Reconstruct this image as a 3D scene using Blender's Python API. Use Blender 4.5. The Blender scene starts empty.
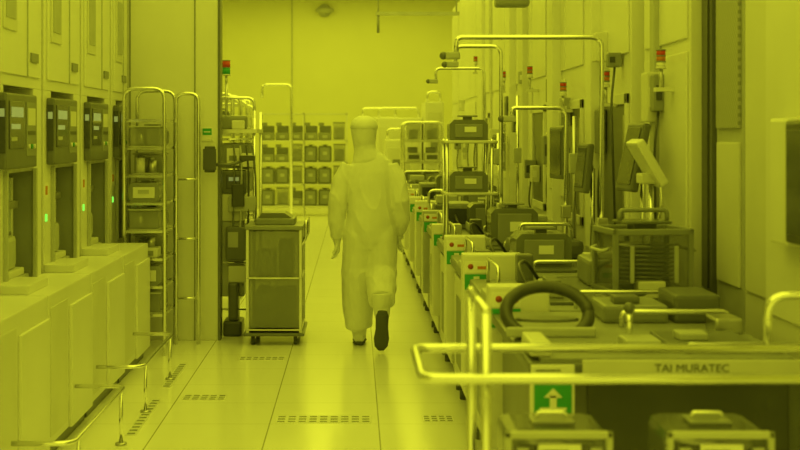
import bpy, bmesh, math, random
from mathutils import Vector, Matrix, noise
random.seed(7)
scene=bpy.context.scene
COL=scene.collection
try:
    scene.view_settings.view_transform='Standard'
    scene.view_settings.look='None'
except Exception: pass

# ---------------------------------------------------------------- materials
MATS={}
def mat(name,col,rough=.5,metal=0.,var=.06,scale=6.,emit=None,es=1.,alpha=None,bump=0.,trans=0.):
    m=bpy.data.materials.new(name); m.use_nodes=True
    nt=m.node_tree; n=nt.nodes; l=nt.links
    p=n['Principled BSDF']
    tc=n.new('ShaderNodeTexCoord'); nz=n.new('ShaderNodeTexNoise')
    nz.inputs['Scale'].default_value=scale; nz.inputs['Detail'].default_value=3
    l.new(tc.outputs['Object'],nz.inputs['Vector'])
    cr=n.new('ShaderNodeValToRGB')
    a=[max(0,c*(1-var*2)) for c in col]; b=[min(1,c*(1+var)) for c in col]
    cr.color_ramp.elements[0].position=.3; cr.color_ramp.elements[1].position=.7
    cr.color_ramp.elements[0].color=(*a,1); cr.color_ramp.elements[1].color=(*b,1)
    l.new(nz.outputs['Fac'],cr.inputs['Fac']); l.new(cr.outputs['Color'],p.inputs['Base Color'])
    p.inputs['Roughness'].default_value=rough; p.inputs['Metallic'].default_value=metal
    if emit:
        p.inputs['Emission Color'].default_value=(*emit,1); p.inputs['Emission Strength'].default_value=es
    if alpha is not None: p.inputs['Alpha'].default_value=alpha
    if bump:
        bp=n.new('ShaderNodeBump'); bp.inputs['Strength'].default_value=bump
        n2=n.new('ShaderNodeTexNoise'); n2.inputs['Scale'].default_value=scale*3
        l.new(tc.outputs['Object'],n2.inputs['Vector'])
        l.new(n2.outputs['Fac'],bp.inputs['Height']); l.new(bp.outputs['Normal'],p.inputs['Normal'])
    MATS[name]=m; return m
mat('white_panel',(.75,.75,.72),.36,var=.03,scale=1.5)
mat('cream_panel',(.68,.68,.63),.42,var=.04,scale=2)
mat('grey_panel',(.44,.45,.44),.45,var=.05)
mat('mid_grey',(.26,.27,.27),.45)
mat('dark_grey',(.14,.147,.155),.35)  # lifted tone, haze put into the dark colour
mat('black',(.06,.063,.065),.35)  # raised towards grey, the colour stands in for haze
mat('screen',(.065,.07,.09),.12,var=.02)
mat('screen_text',(.3,.35,.3),.4,emit=(.5,.6,.2),es=.25)
mat('chrome',(.84,.84,.82),.17,1.,var=.02)
mat('steel',(.6,.6,.58),.3,1.,var=.06,scale=12)
mat('wall_paint',(.70,.70,.48),.6,var=.02,scale=.6)
mat('suit',(.76,.77,.74),.85,var=.02,scale=14,bump=.04)
mat('suit_dark',(.5,.5,.47),.7)
mat('skin',(.5,.32,.24),.5)
mat('rubber',(.08,.085,.08),.7)
mat('glove',(.70,.71,.68),.6)
mat('green',(.04,.34,.11),.45)
mat('red',(.36,.06,.03),.45)
mat('orange',(.5,.17,.03),.4,emit=(1,.3,.0),es=.02)
mat('lamp_red',(.5,.05,.02),.35,emit=(1,.05,.0),es=.03)
mat('led_green',(.1,.8,.2),.4,emit=(.25,1,.1),es=.9)
mat('paper',(.80,.80,.76),.6,var=.02)
mat('pod_shell',(.14,.15,.14),.05,var=.05,alpha=.45)
mat('pod_clear',(.22,.23,.22),.05,var=.05,alpha=.42)
mat('clear_plastic',(.5,.51,.48),.1,var=.05,alpha=.45)
mat('pod_dark',(.16,.17,.16),.22,var=.05)
mat('pod_grey',(.27,.28,.27),.22,var=.05)
mat('pod_light',(.52,.53,.49),.25)
mat('smoked_glass',(.24,.25,.24),.06,var=.02,alpha=.72)
mat('wafer',(.4,.4,.44),.12,.8)

def floor_mat():
    m=bpy.data.materials.new('raised_floor_tiles'); m.use_nodes=True
    nt=m.node_tree;n=nt.nodes;l=nt.links;p=n['Principled BSDF']
    tc=n.new('ShaderNodeTexCoord'); sp=n.new('ShaderNodeSeparateXYZ'); l.new(tc.outputs['Object'],sp.inputs[0])
    def M(op,a,b=None):
        q=n.new('ShaderNodeMath'); q.operation=op
        for i,v in enumerate((a,b)):
            if v is None: continue
            if isinstance(v,(int,float)): q.inputs[i].default_value=v
            else: l.new(v,q.inputs[i])
        return q.outputs[0]
    def line(s,off,w):
        f=M('FRACT',M('DIVIDE',M('ADD',s,off),.6)); d=M('ABSOLUTE',M('SUBTRACT',f,.5))
        return M('GREATER_THAN',d,.5-w)
    lx=line(sp.outputs[0],6-.13,.006); ly=line(sp.outputs[1],6.1,.006)
    g=M('MAXIMUM',M('MULTIPLY',lx,.8),M('MULTIPLY',ly,.4))
    nz=n.new('ShaderNodeTexNoise'); nz.inputs['Scale'].default_value=1.4; l.new(tc.outputs['Object'],nz.inputs['Vector'])
    cr=n.new('ShaderNodeValToRGB'); cr.color_ramp.elements[0].color=(.86,.86,.84,1); cr.color_ramp.elements[1].color=(.93,.93,.91,1)
    l.new(nz.outputs['Fac'],cr.inputs['Fac'])
    mx=n.new('ShaderNodeMixRGB'); l.new(g,mx.inputs[0]); l.new(cr.outputs[0],mx.inputs[1]); mx.inputs[2].default_value=(.25,.25,.21,1)
    l.new(mx.outputs[0],p.inputs['Base Color']); p.inputs['Roughness'].default_value=.18
    MATS['floor']=m
floor_mat()
def mesh_mat():
    m=bpy.data.materials.new('perforated_metal'); m.use_nodes=True
    nt=m.node_tree;n=nt.nodes;l=nt.links;p=n['Principled BSDF']
    tc=n.new('ShaderNodeTexCoord'); mp=n.new('ShaderNodeMapping'); mp.inputs['Scale'].default_value=(60,60,60)
    l.new(tc.outputs['Object'],mp.inputs['Vector'])
    ck=n.new('ShaderNodeTexChecker'); ck.inputs['Scale'].default_value=1; l.new(mp.outputs[0],ck.inputs['Vector'])
    ck.inputs['Color1'].default_value=(.27,.28,.26,1); ck.inputs['Color2'].default_value=(.42,.42,.39,1)
    l.new(ck.outputs['Color'],p.inputs['Base Color']); p.inputs['Roughness'].default_value=.5
    MATS['perforated']=m
mesh_mat()

# ---------------------------------------------------------------- builders
class B:
    def __init__(s): s.bm=bmesh.new(); s.mats=[]
    def mi(s,m):
        if m not in s.mats: s.mats.append(m)
        return s.mats.index(m)
    def _fin(s,faces,m,smooth=False):
        i=s.mi(m)
        for f in faces: f.material_index=i; f.smooth=smooth
    def box(s,x0,x1,y0,y1,z0,z1,m,bev=0.,rot=None):
        t=bmesh.new(); bmesh.ops.create_cube(t,size=1)
        dx,dy,dz=x1-x0,y1-y0,z1-z0
        for v in t.verts: v.co=Vector((v.co.x*dx,v.co.y*dy,v.co.z*dz))
        if bev>0:
            bmesh.ops.bevel(t,geom=list(t.edges),offset=min(bev,.45*min(abs(dx),abs(dy),abs(dz))),segments=2,affect='EDGES',profile=.6)
        c=Vector(((x0+x1)/2,(y0+y1)/2,(z0+z1)/2))
        R=rot if rot else Matrix.Identity(3)
        for v in t.verts: v.co=R@v.co+c
        s._merge(t,m); return s
    def _merge(s,t,m,smooth=False):
        mp={}
        for v in t.verts: mp[v]=s.bm.verts.new(v.co)
        fs=[]
        for f in t.faces:
            try: fs.append(s.bm.faces.new([mp[v] for v in f.verts]))
            except ValueError: pass
        s._fin(fs,m,smooth); t.free()
    def prism(s,pts,axis,a,b,m,bev=0):
        def mk(p,q):
            if axis=='x': return Vector((q,p[0],p[1]))
            if axis=='y': return Vector((p[0],q,p[1]))
            return Vector((p[0],p[1],q))
        t=bmesh.new()
        A=[t.verts.new(mk(p,a)) for p in pts]; Bv=[t.verts.new(mk(p,b)) for p in pts]
        t.faces.new(A); t.faces.new(Bv[::-1])
        for i in range(len(pts)):
            j=(i+1)%len(pts); t.faces.new([A[j],A[i],Bv[i],Bv[j]])
        bmesh.ops.recalc_face_normals(t,faces=t.faces)
        if bev: bmesh.ops.bevel(t,geom=list(t.edges),offset=bev,segments=3,affect='EDGES',profile=.5)
        s._merge(t,m,bool(bev)); return s
    def loft(s,rings,m,seg=16,side=Vector((1,0,0)),smooth=True):
        t=bmesh.new(); rows=[]; n=len(rings)
        cs=[Vector(r[0]) for r in rings]
        prev=None
        for i,r in enumerate(rings):
            if i==0: T=cs[1]-cs[0]
            elif i==n-1: T=cs[-1]-cs[-2]
            else: T=(cs[i+1]-cs[i]).normalized()+(cs[i]-cs[i-1]).normalized()
            T.normalize()
            base=side if prev is None else prev
            u=base-T*base.dot(T)
            if u.length<1e-3: u=Vector((0,1,0))-T*T.y
            u.normalize(); w=T.cross(u); prev=u
            rows.append([t.verts.new(cs[i]+u*math.cos(k*2*math.pi/seg)*r[1]+w*math.sin(k*2*math.pi/seg)*r[2]) for k in range(seg)])
        for i in range(n-1):
            for k in range(seg):
                j=(k+1)%seg; t.faces.new([rows[i][k],rows[i][j],rows[i+1][j],rows[i+1][k]])
        t.faces.new(rows[0][::-1]); t.faces.new(rows[-1])
        s._merge(t,m,smooth); return s
    def cyl(s,p0,p1,r,m,seg=16,r2=None):
        p0=Vector(p0);p1=Vector(p1)
        d=(p1-p0).normalized()
        side=Vector((1,0,0)) if abs(d.x)<.9 else Vector((0,1,0))
        return s.loft([(p0,r,r),(p1,r2 or r,r2 or r)],m,seg,side)
    def tube(s,pts,r,m,fil=.05,seg=10):
        P=[Vector(p) for p in pts]; out=[P[0]]
        for i in range(1,len(P)-1):
            a=(P[i-1]-P[i]); b=(P[i+1]-P[i]); f=min(fil,a.length*.45,b.length*.45)
            A=P[i]+a.normalized()*f; C=P[i]+b.normalized()*f
            for k in range(6):
                q=k/5; out.append(A*(1-q)**2+P[i]*2*q*(1-q)+C*q*q)
        out.append(P[-1])
        d=(out[1]-out[0]).normalized()
        side=Vector((1,0,0)) if abs(d.x)<.7 else Vector((0,1,.01))
        return s.loft([(p,r,r) for p in out],m,seg,side)
    def ball(s,c,r,m,sx=1,sy=1,sz=1,seg=16):
        t=bmesh.new(); bmesh.ops.create_uvsphere(t,u_segments=seg,v_segments=max(6,seg//2),radius=r)
        for v in t.verts: v.co=Vector((v.co.x*sx,v.co.y*sy,v.co.z*sz))+Vector(c)
        s._merge(t,m,True); return s
    def mesh(s,name):
        me=bpy.data.meshes.new(name); s.bm.to_mesh(me); s.bm.free()
        for m in s.mats: me.materials.append(MATS[m])
        return me
def T(name,loc,label,cat,group=None,rz=0):
    o=bpy.data.objects.new(name,None); o.empty_display_size=.1; o.location=loc; o.rotation_euler=(0,0,rz)
    COL.objects.link(o); o['label']=label; o['category']=cat
    if group: o['group']=group
    return o
def P(b,name,parent,label=None,loc=(0,0,0)):
    o=bpy.data.objects.new(name,b.mesh(name)); COL.objects.link(o); o.parent=parent; o.location=loc
    if label: o['label']=label
    return o
def S(b,name,loc,label,cat,group=None,rz=0):
    o=bpy.data.objects.new(name,b.mesh(name)); COL.objects.link(o); o.location=loc; o.rotation_euler=(0,0,rz)
    o['label']=label; o['category']=cat
    if group: o['group']=group
    return o
def ST(b,name,loc=(0,0,0)):
    o=bpy.data.objects.new(name,b.mesh(name)); COL.objects.link(o); o.location=loc; o['kind']='structure'; return o
def text(body,size,m,parent,loc,rot,name='lettering',sx=1):
    cu=bpy.data.curves.new(name,'FONT'); cu.body=body; cu.size=size; cu.extrude=.0008
    to=bpy.data.objects.new(name,cu); COL.objects.link(to)
    dg=bpy.context.evaluated_depsgraph_get()
    me=bpy.data.meshes.new_from_object(to.evaluated_get(dg)); bpy.data.objects.remove(to)
    me.materials.clear(); me.materials.append(MATS[m])
    o=bpy.data.objects.new(name,me); COL.objects.link(o); o.parent=parent; o.location=loc; o.rotation_euler=rot; o.scale=(sx,1,1)
    return o

# ---------------------------------------------------------------- room
ST(B().box(-5,5,-1,30.2,-.1,0,'floor'),'floor')
ST(B().box(-5,5,30,30.2,0,4.6,'wall_paint'),'wall_back')
ST(B().box(-5.2,-5,-1,30.2,0,4.6,'wall_paint'),'wall_left')
ST(B().box(5,5.2,-1,30.2,0,4.6,'wall_paint'),'wall_right')
ST(B().box(-5.2,5.2,-1,30.2,4.6,4.7,'white_panel'),'ceiling')
ST(B().box(-5,5,29.96,30,0,.12,'cream_panel'),'baseboard_back')
ST(B().box(-1.362,-1.338,29.985,30,.12,4.6,'grey_panel'),'trim_1')

def grille(x0,x1,y0,y1,rows=3,cols=9):
    b=B(); b.box(0,x1-x0,0,y1-y0,0,.002,'white_panel')
    w=(x1-x0)/cols; h=(y1-y0)/rows
    for i in range(cols):
        for j in range(rows):
            b.box(i*w+w*.16,i*w+w*.84,j*h+h*.32,j*h+h*.68,.0021,.004,'mid_grey')
    return S(b,'floor_grille',(x0,y0,0),'slotted ventilation grille set flush into white floor tiles','floor grille','floor ventilation grilles')
grille(-.44,.09,7.72,7.92); grille(-1.04,-.78,8.38,8.55,3,5); grille(-.82,-.5,9.85,10.0,2,7)
grille(.38,.55,7.75,7.92,3,4)
grille(-1.22,-1.16,7.4,8.4,12,1); grille(-1.22,-1.16,8.8,9.7,12,1)

# ---------------------------------------------------------------- left process tools
def left_tool(y0,L,port=True):
    r=T('process_tool',(-1.75,y0,0),'tall white process tool with dark control panel and load port','machine','bank of load port tools')
    g=.03; zb=.81
    b=B()
    b.box(-1.3,-.28,g,L-g,.1,3.3,'white_panel')
    b.box(-.28,0,g,L-g,1.84,3.3,'white_panel',.004)
    b.box(-.28,0,g,.22,zb,1.84,'white_panel',.004)
    b.box(-.28,0,L-.22,L-g,zb,1.84,'white_panel',.004)
    b.box(-.28,-.0,g,L-g,.1,zb,'white_panel')
    b.box(-1.3,-.1,0,L,3.3,3.34,'grey_panel')
    P(b,'body',r)
    P(B().box(-1.3,-.04,g*2,L-g*2,0,.1,'dark_grey'),'kick_base',r)
    P(B().box(-.1,-.02,0,g,.1,3.3,'dark_grey'),'seam_strip',r,'dark strip between machines')
    P(B().box(0,.01,.1,L-.1,1.9,3.25,'white_panel',.004).box(.01,.018,.16,.44,2.12,2.62,'cream_panel',.003)
        .box(0.018,.022,.2,.40,2.18,2.56,'grey_panel').box(.01,.02,L-.34,L-.18,1.98,2.03,'mid_grey').box(.01,.016,L*.62,L*.62+.012,1.9,3.2,'grey_panel'),'upper_door',r)
    a0,a1=.1,L-.33
    c=P(B().box(.0,.045,a0,a1,1.42,1.80,'dark_grey',.01),'control_panel',r,'dark grey upright control panel')
    W=a1-a0
    P(B().box(.045,.05,a0+.05,a0+W*.55,1.52,1.76,'screen',.002).box(.05,.051,a0+.08,a0+W*.5,1.68,1.73,'screen_text')
      .box(.05,.051,a0+.08,a0+W*.4,1.62,1.645,'screen_text').box(.05,.051,a0+.08,a0+W*.3,1.56,1.58,'grey_panel'),'screen',c)
    P(B().box(.045,.049,a0+W*.62,a1-.04,1.48,1.76,'mid_grey',.004).box(.049,.0505,a0+W*.66,a1-.06,1.64,1.73,'cream_panel').box(.049,.0505,a0+W*.66,a1-.06,1.59,1.61,'black'),'key_plate',c)
    for k in range(3):
        P(B().cyl((.049,a0+W*(.68+.09*k),1.53),(.057,a0+W*(.68+.09*k),1.53),.013,('cream_panel','green','cream_panel')[k],10),'button',c)
    P(B().box(.006,.04,a0-.005,a0,1.5,1.76,'screen').box(.01,.036,a0-.0065,a0-.005,1.68,1.72,'screen_text'),'side_display',c)
    b=B().box(-.28,-.25,.22,L-.22,zb,1.84,'dark_grey')  # backing and pane darkened, the recess's shade put into their colour
    b.box(-.25,-.23,.26,L-.26,.9,1.36,'black',.004)
    b.box(-.25,-.225,.24,.28,.86,1.4,'steel'); b.box(-.25,-.225,L-.29,L-.25,.86,1.4,'steel'); b.box(-.25,-.225,L*.5,L*.5+.02,.86,1.4,'steel')
    b.box(-.25,-.16,.22,L-.22,1.38,1.42,'mid_grey')
    P(b,'loading_window',r,'dark loading window with steel frame')
    P(B().box(-.27,.0,L-.224,L-.218,zb,1.42,'mid_grey').box(-.27,-.262,.3,L-.22,zb,.83,'mid_grey'),'recess_lining',r)
    P(B().box(-.2,-.19,L*.7,L*.7+.02,.95,1.32,'led_green'),'indicator_light',r,'glowing green indicator')
    P(B().box(-.02,.006,L-.18,L-.15,1.0,1.05,'led_green'),'indicator_light',r,'glowing green indicator')
    P(B().box(-.02,.006,.07,.10,1.10,1.14,'led_green'),'indicator_light',r,'glowing green indicator')
    P(B().box(-.2,-.02,.24,L-.24,zb,zb+.03,'grey_panel',.005).box(-.18,-.03,.3,L-.3,zb+.03,zb+.07,'cream_panel',.01).box(-.18,-.09,.26,.3,zb+.03,1.36,'cream_panel',.005).box(-.16,-.10,L-.30,L-.26,zb+.03,1.36,'white_panel',.005),'carrier_stage',r,'pale inner stage with upright guides')
    P(B().box(-.19,-.05,.40,L-.38,zb+.07,1.06,'pod_light',.03).box(-.17,-.07,.45,L-.42,1.06,1.08,'dark_grey',.005),'docked_carrier',r,'pale docked carrier')
    P(B().box(-.14,-.05,.38,L-.36,1.2,1.24,'steel',.006).box(-.12,-.08,.5,.54,1.24,1.4,'steel',.004),'gripper_arm',r,'steel gripper arm')
    P(B().box(0,.002,.05,.14,1.22,1.32,'paper').box(.002,.003,.065,.12,1.25,1.3,'orange'),'warning_sticker',r,'white sticker with orange mark')
    for a in (.215,L-.24): P(B().box(.0,.022,a,a+.025,zb,1.41,'grey_panel',.004),'window_frame',r)
    P(B().box(-.1,.0,.22,L-.22,1.395,1.42,'steel',.004),'lintel_bar',r)
    if port:
        lp=P(B().box(0,.27,.01,L-.01,.08,zb+.005,'white_panel',.006),'load_port_cover',r,'glossy flush white base module')
        P(B().box(0,.17,.03,L*.42,zb+.005,zb+.05,'white_panel',.006),'raised_step',lp,'low raised white step')
        P(B().box(.27,.288,L*.45,L-.03,.08,zb-.1,'white_panel',.004),'service_panel',lp,'shallow stepped service panel')
        P(B().box(.27,.274,.05,L*.41,.12,zb-.06,'cream_panel',.001),'side_cover',lp)
        P(B().box(.02,.24,.03,L-.03,.0,.08,'dark_grey'),'plinth',lp)
    return r
for y in (5.66,6.75,7.84): left_tool(y,1.09)
left_tool(8.93,1.09)
left_tool(10.02,.76,port=False)

def guard(y0,y1):
    b=B().tube([(-.26,0,.28),(0,0,.28),(0,y1-y0,.28),(-.26,y1-y0,.28)],.011,'chrome',.07)
    r=T('guard_rail',(-1.2,y0,0),'low polished steel guard rail in front of load ports','rail','low guard rails')
    P(b,'rail',r)
    for y in (.12,y1-y0-.12):
        P(B().cyl((0,y,0),(0,y,.27),.010,'chrome').cyl((0,y,0),(0,y,.012),.03,'steel'),'post',r)
guard(5.95,7.3); guard(7.9,9.2)

# ---------------------------------------------------------------- pods
def boxpod(loc,w,d,h,label,group=None):
    r=T('wafer_carrier',loc,label,'wafer carrier',group)
    P(B().box(-w/2+.006,w/2-.006,-d/2+.01,d/2,.01,h-.006,'pod_clear',.03),'shell',r,'clear reflective shell')
    b=B()
    b.box(-w/2,w/2,-d/2,-d/2+.02,0,.03,'pod_light',.005).box(-w/2,w/2,-d/2,-d/2+.02,h-.02,h,'pod_light',.005)
    b.box(-w/2,-w/2+.018,-d/2,-d/2+.02,.0,h,'pod_light',.005).box(w/2-.018,w/2,-d/2,-d/2+.02,.0,h,'pod_light',.005)
    P(b,'door_frame',r,'pale frame around the door')
    for sx in (-1,1):
        P(B().box(sx*w*.34-.016,sx*w*.34+.016,-d/2-.012,-d/2-.0,h*.4,h*.85,'grey_panel',.006),'latch',r)
    b=B()
    for k in range(13): b.cyl((0,0,.03+k*(h-.06)/13),(0,0,.033+k*(h-.06)/13),w*.42,'wafer',24)
    P(b,'wafer_stack',r)
    P(B().box(-w*.2,w*.2,-.05,.05,h-.004,h+.006,'pod_grey',.003).tube([(-w*.14,0,h),(-w*.14,0,h+.02),(w*.14,0,h+.02),(w*.14,0,h)],.006,'chrome',.012),'top_handle',r)
    P(B().box(-w*.2,w*.2,-d/2-.008,-d/2-.002,h*.6,h*.88,'paper',.003).box(-w*.16,-w*.0,-d/2-.0095,-d/2-.008,h*.64,h*.71,'green').box(-w*.16,w*.15,-d/2-.0095,-d/2-.008,h*.76,h*.78,'mid_grey').box(-w*.16,w*.08,-d/2-.0095,-d/2-.008,h*.81,h*.83,'mid_grey'),'label_plate',r,'pale label plate with small green mark')
    return r
def roundpod(loc,w,d,h,label,rz=0):
    r=T('wafer_carrier',loc,label,'wafer carrier',None,rz)
    P(B().box(-w/2+.01,w/2-.01,-d/2+.01,d/2-.01,.012,h-.01,'pod_shell',.015),'shell',r,'clear-sided smoky shell')
    b=B()
    for y in (-d/2,d/2-.022):
        b.box(-w/2,w/2,y,y+.022,h-.028,h,'mid_grey',.006).box(-w/2,-w/2+.024,y,y+.022,0,h,'mid_grey',.006).box(w/2-.024,w/2,y,y+.022,0,h,'mid_grey',.006)
    for x in (-w/2,w/2-.018): b.box(x,x+.018,-d/2,d/2,h-.026,h,'mid_grey',.006)
    P(b,'edge_frame',r,'dark frame along the edges')
    P(B().box(-w*.3,-w*.25,-d/2-.01,-d/2+.004,h*.2,h*.75,'grey_panel',.005),'latch',r)
    P(B().box(w*.25,w*.3,-d/2-.01,-d/2+.004,h*.2,h*.75,'grey_panel',.005),'latch',r)
    P(B().box(-w*.3,w*.3,-d*.28,d*.28,h+.016,h+.03,'pod_dark',.006).box(-.05,.05,-.05,.05,h-.012,h+.016,'pod_dark'),'top_flange',r)
    P(B().tube([(-w*.3,-.02,h+.028),(-w*.3,-.02,h+.075),(w*.3,-.02,h+.075),(w*.3,-.02,h+.028)],.010,'mid_grey',.03),'top_handle',r)
    for sx in (-1,1): P(B().tube([(sx*w/2,-.1,h*.7),(sx*(w/2+.03),-.1,h*.66),(sx*(w/2+.03),.08,h*.66),(sx*w/2,.08,h*.7)],.008,'grey_panel',.02),'side_handle',r)
    b=B()
    for k in range(9): b.cyl((0,0,.06+k*.019),(0,0,.063+k*.019),min(w,d)*.42,'wafer',24)
    P(b,'wafer_stack',r)
    P(B().box(-w/2-.005,w/2+.005,-d/2-.002,d/2+.002,0,.025,'dark_grey',.008),'base_plate',r)
def small_pod_mesh(w=.26,d=.26,h=.22,m='pod_dark',f='grey_panel'):
    b=B().prism([(-w/2+.02,0),(w/2-.02,0),(w/2,.03),(w/2,h-.03),(w/2-.02,h),(-w/2+.02,h),(-w/2,h-.03),(-w/2,.03)],'y',-d/2,d/2,m)
    b.box(-w*.36,w*.36,-d/2-.012,-d/2,.03,h-.03,f,.008).box(-.03,.03,-.03,.03,h,h+.015,m).box(-w*.25,w*.25,-d*.25,d*.25,h+.015,h+.025,'mid_grey')
    b.box(-.04,.04,-d/2-.016,-d/2-.011,h*.45,h*.65,'grey_panel')
    return b
def closed_pod(loc,label='closed smoky grey wafer carrier on a chrome tower shelf',group='pods on the chrome tower',w=.26,d=.26,h=.14):
    r=T('wafer_carrier',loc,label,'wafer carrier',group)
    P(B().prism([(-w/2,0),(w/2,0),(w/2,h-.03),(w/2-.03,h),(-w/2+.03,h),(-w/2,h-.03)],'y',-d/2,d/2,'pod_dark'),'shell',r)
    P(B().box(-w*.36,w*.36,-d/2-.012,-d/2,.02,h-.03,'mid_grey',.008),'door',r)
    P(B().box(-.03,.03,-.03,.03,h,h+.02,'pod_dark').box(-w*.25,w*.25,-.06,.06,h+.02,h+.03,'pod_grey'),'top_flange',r)
    P(B().box(-.03,.05,-d/2-.016,-d/2-.012,h*.4,h*.66,'paper'),'label_plate',r,'white label')

def rack():
    x0=-1.66;y0=10.06
    r=T('storage_rack',(x0,y0,0),'chrome tube storage rack with open wire shelves','rack')
    W,D,H=.29,.6,1.92
    for y in (0,D):
        P(B().tube([(0,y,0.0),(0,y,H),(W,y,H),(W,y,0.0)],.014,'chrome',.08),'end_frame',r)
    zs=(.3,.5,.7,.9,1.1,1.3,1.5,1.7)
    for z in zs:
        b=B().box(0,W,.0,.012,z-.02,z,'chrome').box(0,W,D-.012,D,z-.02,z,'chrome').box(0,.012,0,D,z-.02,z,'chrome').box(W-.012,W,0,D,z-.02,z,'chrome')
        for k in range(9): b.box(.02+k*.028,.024+k*.028,0,D,z-.006,z,'steel')
        P(b,'shelf',r)
    def kit(k,loc):
        if k==0: return S(small_pod_mesh(.22,.2,.14,'pod_grey','cream_panel'),'cassette_box',loc,'small grey cassette box standing on the chrome rack','box','cassettes on the chrome rack')
        if k==1: return S(B().box(-.09,.09,-.09,.09,0,.07,'cream_panel',.01).box(-.05,.06,-.095,-.088,.015,.05,'mid_grey').cyl((.03,0,.07),(.03,0,.14),.03,'steel').cyl((-.04,.02,.07),(-.04,.02,.12),.025,'dark_grey'),'tool_kit',loc,'small pale tool kit with canisters on the chrome rack','tool kit','tool kits on the chrome rack')
        if k==2: return S(B().box(-.115,.115,-.1,.1,0,.008,'pod_light').box(-.11,.11,-.095,.095,.008,.14,'clear_plastic',.01).cyl((-.04,0,.01),(-.04,0,.12),.04,'steel').box(.01,.09,-.06,.06,.008,.09,'pod_dark',.01).box(-.12,.12,-.105,.105,.14,.152,'pod_light',.004),'clear_box',loc,'lidded clear plastic box on the chrome rack','box','clear boxes on the chrome rack')
        return S(B().cyl((-.04,0,0),(-.04,0,.12),.035,'white_panel').cyl((-.04,0,.12),(-.04,0,.14),.018,'dark_grey').cyl((.045,.02,0),(.045,.02,.1),.03,'steel').cyl((.045,.02,.1),(.045,.02,.12),.015,'grey_panel').box(-.085,.085,-.05,.06,0,.01,'grey_panel'),'bottle_tray',loc,'tray with two bottles on the chrome rack','bottles','bottle trays on the chrome rack')
    d={}
    seq=(2,0,0,2,1,2,2,0,0,1,3,2,2,0)
    n=0
    for z in zs[:-1]:
        for y in (y0+.13,y0+.38):
            k=seq[n%14]; n+=1
            loc=(x0+W/2+random.uniform(-.008,.008),y,z)
            if k in d: o=d[k].copy(); COL.objects.link(o); o.location=loc
            else: d[k]=kit(k,loc)
rack()
r=T('tube_barrier',(-1.355,10.6,0),'tall chrome tube barrier with rounded top','barrier')
P(B().tube([(0,0,.0),(0,0,1.9),(.17,0,1.9),(.17,0,.0)],.015,'chrome',.07),'frame_tube',r)
for z in (.35,.8,1.25): P(B().cyl((0,0,z),(.17,0,z),.009,'chrome'),'cross_bar',r)

r=T('partition_panel',(-2.9,10.8,0),'tall white partition panel closing off the tool bank','panel')
P(B().box(0,1.843,0,.16,0,3.4,'white_panel',.006),'panel',r)
for a in (1.16,1.66): P(B().box(a,a+.01,-.006,0,.0,3.4,'mid_grey'),'seam_strip',r)
P(B().box(1.843,1.862,-.005,.165,0,3.4,'dark_grey'),'edge_strip',r,'dark strip along the panel edge')  # dark strip drawn where a narrow slit runs past the panel
sg=P(B().box(1.72,1.80,-.008,0,1.54,1.64,'paper').box(1.725,1.795,-.010,-.008,1.585,1.635,'green'),'safety_sign',r,'white and green safety sign')
P(B().box(1.735,1.785,-.012,-.010,1.605,1.612,'paper'),'pictogram',sg)
r=T('swivel_monitor',(-1.12,10.795,1.3),'black monitor on short swivel arm fixed to partition','monitor')
P(B().box(-.02,.06,-.2,-.16,.0,.2,'black',.01),'screen_housing',r)
P(B().box(-.03,.07,-.205,-.2,.02,.18,'screen'),'screen',r)
P(B().tube([(.02,0,.1),(.02,-.16,.1)],.015,'dark_grey').box(-.01,.05,-.012,0,.05,.15,'dark_grey'),'swivel_arm',r)
P(B().tube([(.02,-.17,.06),(.18,-.17,.06),(.3,-.15,.1)],.012,'dark_grey',.04),'extension_arm',r)
P(B().box(.25,.36,-.2,-.1,.09,.13,'black',.006),'keypad',r)

def signal_tower(parent,x,y,z,cols=('lamp_red','orange','green'),h=.05,r=.028):
    nm={'lamp_red':'red','orange':'orange','green':'green','paper':'white'}
    t=P(B().cyl((x,y,z),(x,y,z+.1),.01,'steel').cyl((x,y,z+.09),(x,y,z+.1),r+.004,'cream_panel'),'signal_tower',parent)
    zz=z+.1
    for c in cols[::-1]:
        P(B().cyl((x,y,zz),(x,y,zz+h),r,c,16).cyl((x,y,zz+h),(x,y,zz+h+.006),r+.002,'mid_grey',16),'signal_lamp',t,nm[c]+' signal lamp'); zz+=h+.006
r=T('load_station',(-1.22,11.1,0),'compact load station crowded with modules, chrome frame and signal tower','machine')
P(B().box(0,.36,.0,.8,.9,1.12,'cream_panel',.01),'body',r)
P(B().box(.02,.34,.02,.78,.3,.9,'grey_panel',.01),'lower_body',r)
P(B().box(.05,.36,-.01,.7,1.12,1.3,'dark_grey',.01),'control_module',r)
P(B().box(.2,.34,-.016,-.01,1.16,1.27,'screen',.002).box(.22,.3,-.018,-.016,1.22,1.25,'screen_text'),'display',r)
P(B().box(.16,.4,.05,.5,1.3,1.52,'mid_grey',.02),'upper_module',r)
P(B().box(.2,.3,.03,.05,1.34,1.48,'paper',.004).box(.22,.28,.025,.03,1.38,1.42,'mid_grey'),'gauge_plate',r)
P(B().box(.32,.42,-.03,.04,1.33,1.44,'cream_panel',.01),'valve_box',r)
P(B().box(.22,.44,-.07,-.0,.98,1.1,'grey_panel',.01),'front_module',r)
P(B().box(.25,.35,-.1,-.07,1.02,1.2,'black',.01),'reader',r)
P(B().box(.2,.4,-.08,.0,.6,.86,'dark_grey',.01).box(.22,.3,-.085,-.08,.7,.82,'grey_panel'),'drive_module',r)
P(B().box(.22,.42,-.06,.0,.42,.55,'cream_panel',.01),'pump_module',r)
P(B().box(.34,.46,-.04,.3,.88,.92,'steel',.01),'bracket',r)
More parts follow.
